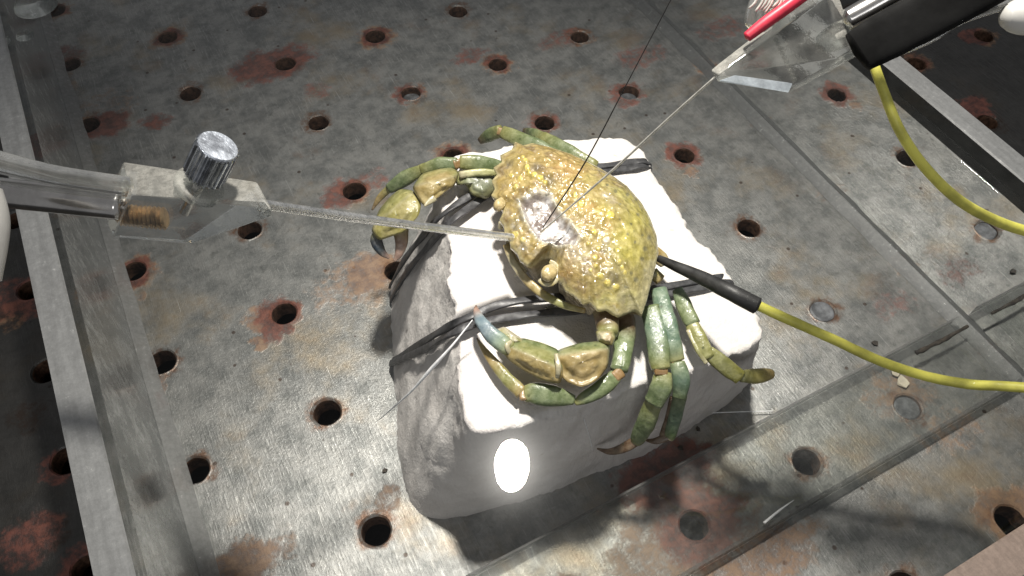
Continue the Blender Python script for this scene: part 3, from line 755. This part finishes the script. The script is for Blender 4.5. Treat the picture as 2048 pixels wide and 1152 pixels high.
# curled claw in front of the rubber band
limb('claw', [
    [(1205, 615, 30, 20, OLIVE), (1214, 645, 30.5, 22, BRWN), (1216, 668, 31, 17, OLIVE)],
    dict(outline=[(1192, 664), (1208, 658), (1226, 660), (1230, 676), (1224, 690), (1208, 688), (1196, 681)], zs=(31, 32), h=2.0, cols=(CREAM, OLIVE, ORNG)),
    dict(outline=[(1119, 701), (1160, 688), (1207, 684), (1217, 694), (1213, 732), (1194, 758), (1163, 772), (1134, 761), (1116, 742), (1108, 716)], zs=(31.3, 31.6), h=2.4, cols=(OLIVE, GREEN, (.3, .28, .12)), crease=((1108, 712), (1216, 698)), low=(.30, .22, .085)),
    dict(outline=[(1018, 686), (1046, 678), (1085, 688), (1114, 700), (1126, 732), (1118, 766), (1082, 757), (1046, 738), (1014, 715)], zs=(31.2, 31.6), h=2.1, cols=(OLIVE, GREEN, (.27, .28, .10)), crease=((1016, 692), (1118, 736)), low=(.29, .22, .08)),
    dict(outline=[(994, 660), (1009, 654), (1041, 676), (1052, 688), (1030, 690), (1010, 677)], zs=(31, 31.3), h=1.3, cols=(OLIVE, CREAM, (.55, .5, .45))),
    [(1020, 698, 31.4, 15, OLIVE), (1000, 684, 31.9, 16, (.2, .27, .2)), (978, 664, 32.3, 14, BLUE), (960, 640, 32.3, 10.5, BLUE), (953, 622, 32.1, 5.5, PINK), (952, 611, 32, 1.5, BRWN)],
    [(1020, 706, 31.8, 4, CREAM), (1014, 692, 32.4, 5, CREAM), (1022, 683, 32.3, 4, CREAM)],
    [(1112, 708, 33.5, 4, CREAM), (1117, 738, 33.2, 5, CREAM), (1112, 762, 31.6, 3, CREAM)],
], 'curled olive claw with blue tipped finger', k=.8)
# outstretched claw behind the glass rod
limb('claw', [
    dict(outline=[(914, 345), (950, 340), (1000, 341), (1000, 372), (972, 397), (941, 388), (934, 368), (914, 371)], zs=(30.5, 29.5), h=2.6, cols=((.18, .2, .13), OLIVE, (.1, .11, .1))),
    [(920, 350, 32, 7, CREAM), (955, 345, 32.3, 7, (.42, .42, .2)), (992, 346, 32, 6, OLIVE)],
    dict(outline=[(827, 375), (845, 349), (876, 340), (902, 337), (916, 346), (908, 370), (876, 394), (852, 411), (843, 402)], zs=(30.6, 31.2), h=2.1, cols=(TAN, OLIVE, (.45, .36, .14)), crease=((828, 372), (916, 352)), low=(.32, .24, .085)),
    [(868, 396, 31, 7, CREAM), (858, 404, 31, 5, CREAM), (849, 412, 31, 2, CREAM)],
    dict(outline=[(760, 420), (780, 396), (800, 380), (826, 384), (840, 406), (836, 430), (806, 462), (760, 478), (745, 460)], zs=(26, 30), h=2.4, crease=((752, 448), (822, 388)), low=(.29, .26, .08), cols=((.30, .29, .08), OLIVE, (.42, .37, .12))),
    [(758, 466, 25, 10, OLIVE), (753, 482, 24.4, 11, SLATE), (763, 503, 23.4, 8, SLATE), (778, 516, 22.6, 2.5, PINK)],
    [(800, 452, 25.5, 16, OLIVE), (803, 482, 24.4, 12, (.3, .2, .14)), (798, 506, 23.4, 8, PINK), (789, 522, 22.6, 2.5, PINK)],
], 'yellow green claw with dark finger tips', k=.8)
# walking legs
limb('walking_leg', [
    [(1240, 610, 29, 20, OLIVE), (1250, 650, 29, 19, BRWN), (1248, 690, 29.5, 19, GREEN), (1238, 740, 29.5, 16, GREEN)],
    [(1243, 744, 29.5, 13, ORNG), (1228, 755, 29.5, 13, ORNG)],
    [(1231, 752, 29.3, 13, GREEN), (1205, 775, 29.3, 16, GREEN), (1170, 795, 29, 12, GREEN), (1150, 806, 28.6, 5, OLIVE)],
    [(1148, 800, 28.8, 9, GREEN), (1110, 792, 29.3, 19, GREEN), (1070, 787, 29.3, 19, GREEN), (1050, 787, 29.2, 15, OLIVE)],
    [(1047, 775, 29.3, 8, ORNG), (1046, 800, 29.3, 8, ORNG)],
    [(1043, 785, 29.2, 13, TAN), (1015, 758, 29.3, 12, OLIVE), (985, 722, 29.4, 9, TAN), (962, 690, 29.2, 4, TAN), (954, 676, 29, 1.5, BRWN)],
], 'folded green walking leg under the curled claw')
limb('walking_leg', [
    [(1300, 615, 29, 18, GREEN), (1312, 660, 28.5, 20, TEAL), (1318, 710, 28, 20, GREEN), (1322, 738, 27.5, 17, OLIVE)],
    [(1310, 742, 27.5, 10, ORNG), (1334, 742, 27.5, 10, ORNG)],
    [(1326, 745, 27, 15, OLIVE), (1322, 775, 26, 20, GREEN), (1306, 805, 24, 18, GREEN)],
    [(1308, 800, 24, 15, OLIVE), (1294, 840, 21, 18, GREEN), (1276, 875, 17.5, 14, GREEN), (1270, 885, 16.5, 9, OLIVE)],
    [(1274, 880, 16.8, 10, BRWN), (1250, 895, 15.5, 9, BRWN), (1220, 903, 14, 6, BRWN), (1194, 897, 13.5, 1.5, BRWN)],
], 'teal green walking leg ending in a long brown claw')
limb('walking_leg', [
    [(1318, 580, 29, 15, TEAL), (1332, 640, 29, 18, TEAL), (1344, 690, 28, 18, TEAL), (1352, 722, 27, 15, OLIVE)],
    [(1343, 722, 27.2, 8, ORNG), (1362, 720, 27, 8, ORNG)],
    [(1354, 725, 27, 14, GREEN), (1362, 760, 26, 16, TEAL), (1358, 795, 24, 13, GREEN)],
    [(1360, 790, 24, 13, GREEN), (1350, 835, 20, 12, TEAL), (1340, 870, 17, 11, GREEN), (1336, 878, 16.5, 7, CREAM)],
    [(1346, 795, 23, 6, BRWN), (1335, 840, 19, 6, BRWN), (1325, 872, 16.5, 6, BRWN)],
    [(1336, 873, 16.6, 8, BRWN), (1312, 882, 16, 6, BRWN), (1290, 880, 15.5, 1.5, BRWN)],
], 'slim teal walking leg hanging over the block edge')
limb('walking_leg', [
    [(1355, 580, 27.5, 10, TEAL), (1368, 612, 27.5, 15, GREEN), (1385, 648, 27.2, 14, GREEN)],
    [(1382, 645, 27, 12, OLIVE), (1398, 680, 26.8, 16, OLIVE), (1416, 716, 26, 13, OLIVE)],
    [(1376, 660, 27.2, 4, CREAM), (1395, 700, 26.8, 4, OLIVE), (1413, 727, 26, 4, CREAM)],
    [(1416, 704, 26.2, 13, OLIVE), (1445, 728, 25.5, 16, OLIVE), (1480, 755, 24.5, 14, (.34, .32, .06))],
    [(1482, 752, 24.5, 11, OLIVE), (1515, 752, 23.5, 14, (.32, .27, .07)), (1540, 748, 23, 10, TAN), (1547, 747, 22.8, 5, TAN)],
], 'olive walking leg with a paddle shaped end')
limb('walking_leg', [
    [(1000, 335, 28.5, 13, GREEN), (960, 328, 29.5, 16, GREEN), (920, 325, 30, 13, OLIVE)],
    [(922, 326, 30, 10, ORNG), (908, 330, 30, 11, ORNG)],
    [(914, 328, 30, 11, GREEN), (880, 330, 29.5, 14, GREEN), (842, 340, 28.5, 10, OLIVE)],
    [(846, 338, 28.6, 9, OLIVE), (812, 356, 27, 14, GREEN), (778, 378, 25, 9, GREEN)],
    [(780, 376, 25, 7, OLIVE), (760, 395, 23.5, 6, TAN), (744, 420, 22, 1.5, BRWN)],
], 'green spotted walking leg lying along the yellow green claw')
limb('walking_leg', [
    [(1115, 315, 28, 14, GREEN), (1060, 288, 28, 15, GREEN), (1006, 264, 27, 12, OLIVE)],
    [(1010, 266, 27, 9, ORNG), (996, 262, 27, 9, ORNG)],
    [(1002, 262, 27, 11, OLIVE), (980, 270, 25, 12, GREEN), (960, 282, 23, 6, BRWN)],
], 'green walking leg bent behind the shell teeth')
limb('walking_leg', [
    [(1190, 335, 28, 13, OLIVE), (1130, 303, 28, 16, GREEN), (1085, 276, 27, 13, OLIVE)],
    [(1088, 278, 27, 12, OLIVE), (1065, 266, 25, 9, GREEN), (1048, 262, 23, 5, BRWN)],
], 'thick green leg segment behind the carapace')
limb('walking_leg', [
    [(1290, 500, 29, 16, TAN), (1318, 515, 28.5, 14, TAN), (1330, 528, 28, 10, CREAM)],
    [(1305, 545, 28, 14, OLIVE), (1322, 560, 27.5, 12, TAN)],
], 'short tan leg base at the rear edge of the shell')
# eyes and mouth parts
def eye(u, v, z, r, lab):
    mb = MB(); seg(mb, [(u + 10, v - 12, z - .6, r * .7, CREAM), (u + 3, v - 4, z - .1, r * 1.05, (.5, .40, .2)), (u - 2, v + 3, z, r, (.42, .32, .14)), (u - 6, v + 9, z - .4, r * .55, (.2, .14, .06))], 1.0, 18, 16, .15)
    o = mb.build('eye', 'shell', crab, True, True); o['label'] = lab
eye(1096, 549, 34.2, 13, 'beige eye in its socket'); eye(998, 411, 34.6, 9, 'small pale eye beside the shell teeth')
limb('eye_socket', [[(1096 + 21 * math.cos(a), 546 + 23 * math.sin(a), 34.0 - .5 * math.sin(a), 4.5, CREAM if i % 2 else (.4, .33, .15)) for i, a in enumerate([math.radians(x) for x in range(-80, 170, 25)])]], 'pale rim around the eye')
limb('mouthpart', [[(1003, 445, 33, 7, CREAM), (1000, 458, 32, 5, CREAM)], [(1015, 470, 32, 4, CREAM), (1020, 500, 31, 4, TAN), (1050, 545, 30.5, 5, CREAM)], [(1030, 520, 31, 3, CREAM), (1035, 545, 30.5, 2, CREAM), (1030, 552, 30.3, 1, CREAM)]])
limb('shell_lip', [[(1012, 490, 31.5, 6, TAN), (1030, 530, 31, 7, CREAM), (1068, 575, 30.5, 8, TAN), (1120, 607, 30.2, 7, OLIVE), (1170, 622, 30.5, 5, TAN)]], 'cream lip below the front of the shell')

# ------------------------------------------------------------------ wires and cable at the crab
def wire(name, label, cat, pts, r, mat, n=24, group=None, parent=None):
    mb = MB(); tube(mb, pts, [r] * len(pts) if not isinstance(r, (list, tuple)) else r, 8, 1.0, n=n)
    o = mb.build(name, mat, parent)
    return tag(o, label, cat, group) if label else o
wire('wire_electrode', 'pale stiff wire electrode running from the pointed clear holder into the shell', 'electrode', [Dp(1430, 155, 87), Dp(1330, 244, 96), Dp(1220, 345, 106), P(1082, 464, 41.6)], [.15, .16, .16, .13], 'wire')
wire('wire_electrode', 'thin dark wire electrode slanting down into the grey shell opening', 'electrode', [Dp(1352, -20, 86), Dp(1255, 165, 98), Dp(1170, 325, 110), P(1086, 455, 41.6)], [.05, .07, .11, .10], 'dwire')
cab = thing('yellow_cable', 'yellow insulated cable with black sleeve leaving the rear of the crab', 'cable', P(1510, 610, 33))
cp = [P(1505, 606, 39), P(1570, 636, 38.5), P(1660, 676, 36.5), P(1760, 722, 34), P(1850, 752, 32), P(1935, 768, 32.0), P(2000, 772, 34), P(2090, 778, 36)]
mb = MB(); tube(mb, cp, [10.2 * 115 / FPX] * 8, 16, 1.0, n=90, rough=.05); mb.build('insulation', 'yellow', cab)
mb = MB(); tube(mb, [P(1318, 517, 34), P(1350, 532, 35.5), P(1400, 554, 37), P(1460, 584, 39), P(1515, 612, 38.9)], [.6, .82, 1.08, 1.25, 1.32], 16, 1.0, n=40, rough=.03); mb.build('sleeve', 'sleeve', cab)
mb = MB(); tube(mb, [P(1745, 122, 76), P(1768, 185, 74), P(1800, 262, 71), P(1850, 335, 67), P(1920, 402, 62), P(2000, 445, 57), P(2080, 470, 54)], [.58, .58, .60, .62, .66, .70, .72], 16, 1.0, n=70)
tag(mb.build('yellow_cable', 'yellow'), 'yellow cable curving down from below the black taped clamp', 'cable')

# nylon thread and stray fibres
wire('nylon_thread', 'glossy twisted nylon thread hanging down the rough side of the block', 'thread', [P(945, 640, 37), P(905, 690, 35), P(862, 738, 31), P(825, 780, 26), P(790, 812, 20), P(755, 842, 13)], [.08, .16, .30, .20, .16, .05], 'thread', 40)
wire('stray_fibre', 'fine pale fibre clinging to the shaded front of the block', 'fibre', [Q(1168, 838, .3), Q(1178, 870, .3), Q(1186, 900, .3)], .09, 'thread')
wire('stray_fibre', 'fine pale fibre on the dark plate beyond the paddle shaped leg', 'fibre', [P(1420, 826, 1), P(1470, 824, 1), P(1545, 822, 1)], .09, 'thread')
wire('stray_fibre', 'short wide plastic sliver on the clear strip', 'fibre', [P(1528, 1046, 5), P(1560, 1020, 5), P(1588, 1000, 5)], [.25, .2, .05], 'thread')
for (u, v, r, lab) in ((1805, 765, 1.3, 'larger cream chip on the plate beside the yellow cable'), (1790, 748, .8, 'smaller cream chip touching the yellow cable')):
    c = P(u, v, .2); pts = [c + Vector((math.cos(a) * r * random.uniform(.7, 1.2), math.sin(a) * r * random.uniform(.7, 1.2), h)) for a in (0, 1.1, 2.2, 3.1, 4.3, 5.3) for h in (0, .5)]
    tag(hull('stone_chip', pts, 'chip', None, .08), lab, 'chip')

# ------------------------------------------------------------------ left holder with knurled screw, steel rod, tube and glass rod
DL = 88.0; SL = DL / 112.0
lh = thing('electrode_holder', 'clear acrylic clamp block with chrome knurled thumbscrew holding the glass rod', 'holder', Dp(380, 430, DL))
def d_(u, v, dd): return Dp(u, v, DL + dd * SL)
hp = [d_(247, 324, 2.5), d_(514, 364, 2.5), d_(518, 382, 1), d_(263, 388, -2.0), d_(530, 402, -1), d_(543, 418, -1.5), d_(543, 432, 0), d_(382, 488, 1.8), d_(226, 474, 2.2), d_(213, 444, 3.0),
      d_(235, 350, 4.5), d_(380, 470, 6), d_(240, 460, 6.5), d_(250, 340, 7), d_(505, 380, 6.5), d_(540, 425, 4)]
hull('body', hp, ['holder', 'holderface'], lh, .13, lambda f: 1 if (f.calc_area() < .8 or f.normal.dot(RX) < -.7 or f.normal.dot(-DN) > .45) else 0)
kb, kt = Dp(408, 350, DL - 1.6 * SL), Dp(437, 291, DL - 5.2 * SL); ax = kt - kb; L = ax.length; rk = 43 * (DL - 3 * SL) / FPX
mb = MB(); revolve(mb, kb, ax, [(0, rk * .8), (0, rk * .93), (.35, rk), (L - .35, rk), (L - .1, rk * .95)], 96, 0, .26)
kn = mb.build('thumbscrew', 'knob', lh, False)
mb = MB(); revolve(mb, kb, ax, [(L - .2, rk * .93), (L, rk * .88), (L + .02, rk * .3)], 40); mb.build('screw_face', 'knobtop', kn, False)
mb = MB(); revolve(mb, kb - ax.normalized() * 7.5 * SL, ax, [(0, .75 * SL), (7.6 * SL, .75 * SL)], 20); mb.build('screw_shank', 'steel', kn)
mb = MB(); pc = Dp(398, 372, DL - .6 * SL); revolve(mb, pc, ax, [(-.6, rk * 1.1), (.2, rk * 1.16), (.5, rk * 1.05), (.5, rk * .7)], 40); mb.build('washer', 'holderface', lh)
# threaded end inside the block
mb = MB(); ta, tb = Dp(243, 422, DL + 2.6 * SL), Dp(338, 432, DL + 2.2 * SL); tl = (tb - ta).length
prof = []
for i in range(23): prof.append((tl * i / 22, (1.55 + (.28 if i % 2 else -.2)) * SL))
revolve(mb, ta, tb - ta, prof, 24); mb.build('threaded_end', 'brass', lh, False)
mb = MB(); tube(mb, [Dp(245, 405, DL + 1.5 * SL), Dp(236, 440, DL + 1.6 * SL)], [.9, .7], 10, .6, n=8, rough=.6); mb.build('rust_stain', 'brass', lh)
def gtube(name, label, cat, pts, r, mat, n=40, sides=20, cap=True):
    mb = MB(); tube(mb, pts, r, sides, 1.0, n=n, cap=cap); return tag(mb.build(name, mat), label, cat)
gtube('steel_rod', 'shiny steel rod screwed into the end of the clear clamp block', 'rod', [Dp(-60, 378, DL + 1.5 * SL), Dp(100, 396, DL + 1.5 * SL), Dp(243, 413, DL + 1.5 * SL)], [2.2 * SL, 2.15 * SL, 2.1 * SL], 'steel')
gtube('clear_tube', 'clear flexible tube lying along the steel rod into the clamp block', 'tube', [Dp(-60, 308, DL - 1 * SL), Dp(20, 330, DL - 1 * SL), Dp(120, 353, DL - 1 * SL), Dp(258, 374, DL - .5 * SL)], [1.75 * SL, 1.6 * SL, 1.5 * SL, 1.5 * SL], 'tube')
gtube('plastic_pipe', 'pale rounded plastic pipe below the steel rod at the tank rim', 'pipe', [Dp(-40, 380, DL - 10 * SL), Dp(-34, 450, DL - 10 * SL), Dp(-40, 560, DL - 10 * SL)], [2.0, 2.4, 1.9], 'white')
gtube('glass_rod', 'thin clear glass rod pressing from the clamp block against the crab front', 'rod', [Dp(520, 408, DL), Dp(700, 434, lerp(DL, 119, .36)), Dp(900, 460, lerp(DL, 119, .76)), Dp(1024, 475, 119)], [.58, .60, .62, .64], 'glass')

# ------------------------------------------------------------------ right holder with clamp, red wire and metal rod
DR = 86.0; SR = DR / 113.0
rh = thing('electrode_holder', 'pointed clear acrylic holder carrying the wire electrode beside the red wire', 'holder', Dp(1560, 120, DR))
def e_(u, v, dd): return Dp(u, v, DR + dd * SR)
hull('body', [e_(1422, 140, 0), e_(1640, -30, 0), e_(1437, 148, -1.2), e_(1660, -10, -1.2), e_(1435, 163, -.5), e_(1576, 186, .2), e_(1596, 177, 0), e_(1716, 112, -.5), e_(1690, 40, -1.0), e_(1680, 0, -1.0),
              e_(1440, 150, 3), e_(1570, 178, 4), e_(1700, 100, 5), e_(1640, -30, 5)], ['holder', 'holderface'], rh, .10, lambda f: 1 if (f.calc_area() < .6 or f.normal.dot(-RX * .6 - DN * .75) > .55 or f.normal.dot(DN) > .6) else 0)
hull('bevel', [e_(1438, 161, -.9), e_(1470, 150, -1.1), e_(1586, 166, -.9), e_(1577, 185, -.5), e_(1440, 163, -.6), e_(1576, 183, -.3)], 'bevel', rh, .05)
mb = MB(); tube(mb, [Dp(1700, 62, DR + 1 * SR), Dp(1660, 80, DR + 1 * SR), Dp(1636, 92, DR + 1 * SR)], [1.45, 1.45, 0.99], 18, 1.0, n=14); mb.build('socket_bore', 'holderface', rh)
mb = MB()
for i in range(10):
    t = i / 9; tube(mb, [Dp(lerp(1548, 1586, t) - 3, lerp(82, 158, t), DR + .8 * SR), Dp(lerp(1548, 1586, t) + 4, lerp(82, 158, t) + 1, DR + .8 * SR)], [0.26, 0.23], 6, 1, n=3)
mb.build('thread_mark', 'holderface', rh)
mb = MB(); tube(mb, [Dp(1716, 104, DR - 3 * SR), Dp(1745, 86, DR - 3.5 * SR), Dp(1830, 42, DR - 5 * SR), Dp(1990, -45, DR - 8 * SR)], [2.3, 2.5, 2.6, 2.6], 28, .5, n=30, rough=.03, power=.5)
tag(mb.build('black_clamp', 'black'), 'matt black taped clamp gripping the pointed clear holder', 'clamp')
gtube('metal_rod', 'pinkish grey metal rod above the matt black clamp', 'rod', [Dp(1694, 40, DR - 1 * SR), Dp(1760, 4, DR - 2 * SR), Dp(1900, -75, DR - 5 * SR)], [1.22, 1.29, 1.29], 'steel')
gtube('clear_sheath', 'clear plastic sheath edging the underside of the black clamp', 'sheath', [Dp(1728, 128, DR - 2 * SR), Dp(1780, 108, DR - 2.5 * SR), Dp(1860, 76, DR - 3 * SR), Dp(1930, 36, DR - 4 * SR), Dp(2060, -4, DR - 6 * SR)], [0.38, 0.57, 0.57, 0.53, 0.53], 'tube')
gtube('red_wire', 'red insulated wire along the upper edge of the pointed clear holder', 'wire', [Dp(1494, 74, DR - 2 * SR), Dp(1530, 46, DR - 2.5 * SR), Dp(1580, 10, DR - 3 * SR), Dp(1660, -50, DR - 4 * SR)], [0.57, 0.68, 0.72, 0.72], 'red')
gtube('wire_connector', 'grey clear connector with frayed wire beside the red wire', 'connector', [Dp(1500, 52, DR + 1 * SR), Dp(1512, 30, DR + .5 * SR), Dp(1530, -5, DR), Dp(1550, -40, DR)], [0.76, 1.22, 1.45, 1.45], 'tube')
mb = MB()
for i in range(9):
    x = 1500 + i * 8 + random.uniform(-3, 3); tube(mb, [Dp(x, 22 + random.uniform(-8, 6), DR - 2 * SR), Dp(x + 14, 2, DR - 2.5 * SR), Dp(x + 18, -25, DR - 3 * SR)], [0.11, 0.15, 0.15], 6, 1, n=8)
o = mb.build('frayed_wire', 'wire'); tag(o, 'bundle of frayed silver strands on the grey clear connector', 'wire')
gtube('plastic_rod', 'pale rounded plastic rod reaching in beside the tank rim', 'rod', [Dp(2010, 34, DR - 8 * SR), Dp(2040, 32, DR - 8 * SR), Dp(2110, 30, DR - 8 * SR)], [1.07, 1.83, 2.05], 'white')

# dark crumbs lying about
for i, (u, v, r, lab) in enumerate(((1749, 687, .75, 'largest black crumb on the plate between the yellow cable and the tank wall'), (1361, 896, .5, 'tiny dark crumb in the shadow of the slim teal leg'), (1396, 858, .5, 'tiny dark crumb on the plate below the paddle shaped leg'), (770, 942, .5, 'tiny dark crumb on the lit plate beside the block'), (1165, 870 + 0, .0, ''))):
    if not r: continue
    c = P(u, v, .05); pts = [c + Vector((math.cos(a) * r * random.uniform(.5, 1.3), math.sin(a) * r * random.uniform(.5, 1.3), h)) for a in (0, 1.3, 2.4, 3.5, 4.9) for h in (0, .35)]
    tag(hull('crumb', pts, 'grime_and_gap', None, 0), lab, 'crumb')
# bubbles resting on the water
for (u, v, r, lab) in ((1102, 620, 1.0, 'bright bubble on the water above the rubber band'), (72, 12, 4.5, 'large flat bubble against the tank wall'), (50, 72, 1.8, 'small bubble on the wet tank wall')):
    mb = MB(); c = P(u, v, ZW + .02); revolve(mb, c, Vector((0, 0, 1)), [(0, r), (r * .18, r * .93), (r * .34, r * .75), (r * .44, r * .5), (r * .5, r * .22), (r * .51, .02)], 28)
    tag(mb.build('bubble', 'drop'), lab, 'bubble')
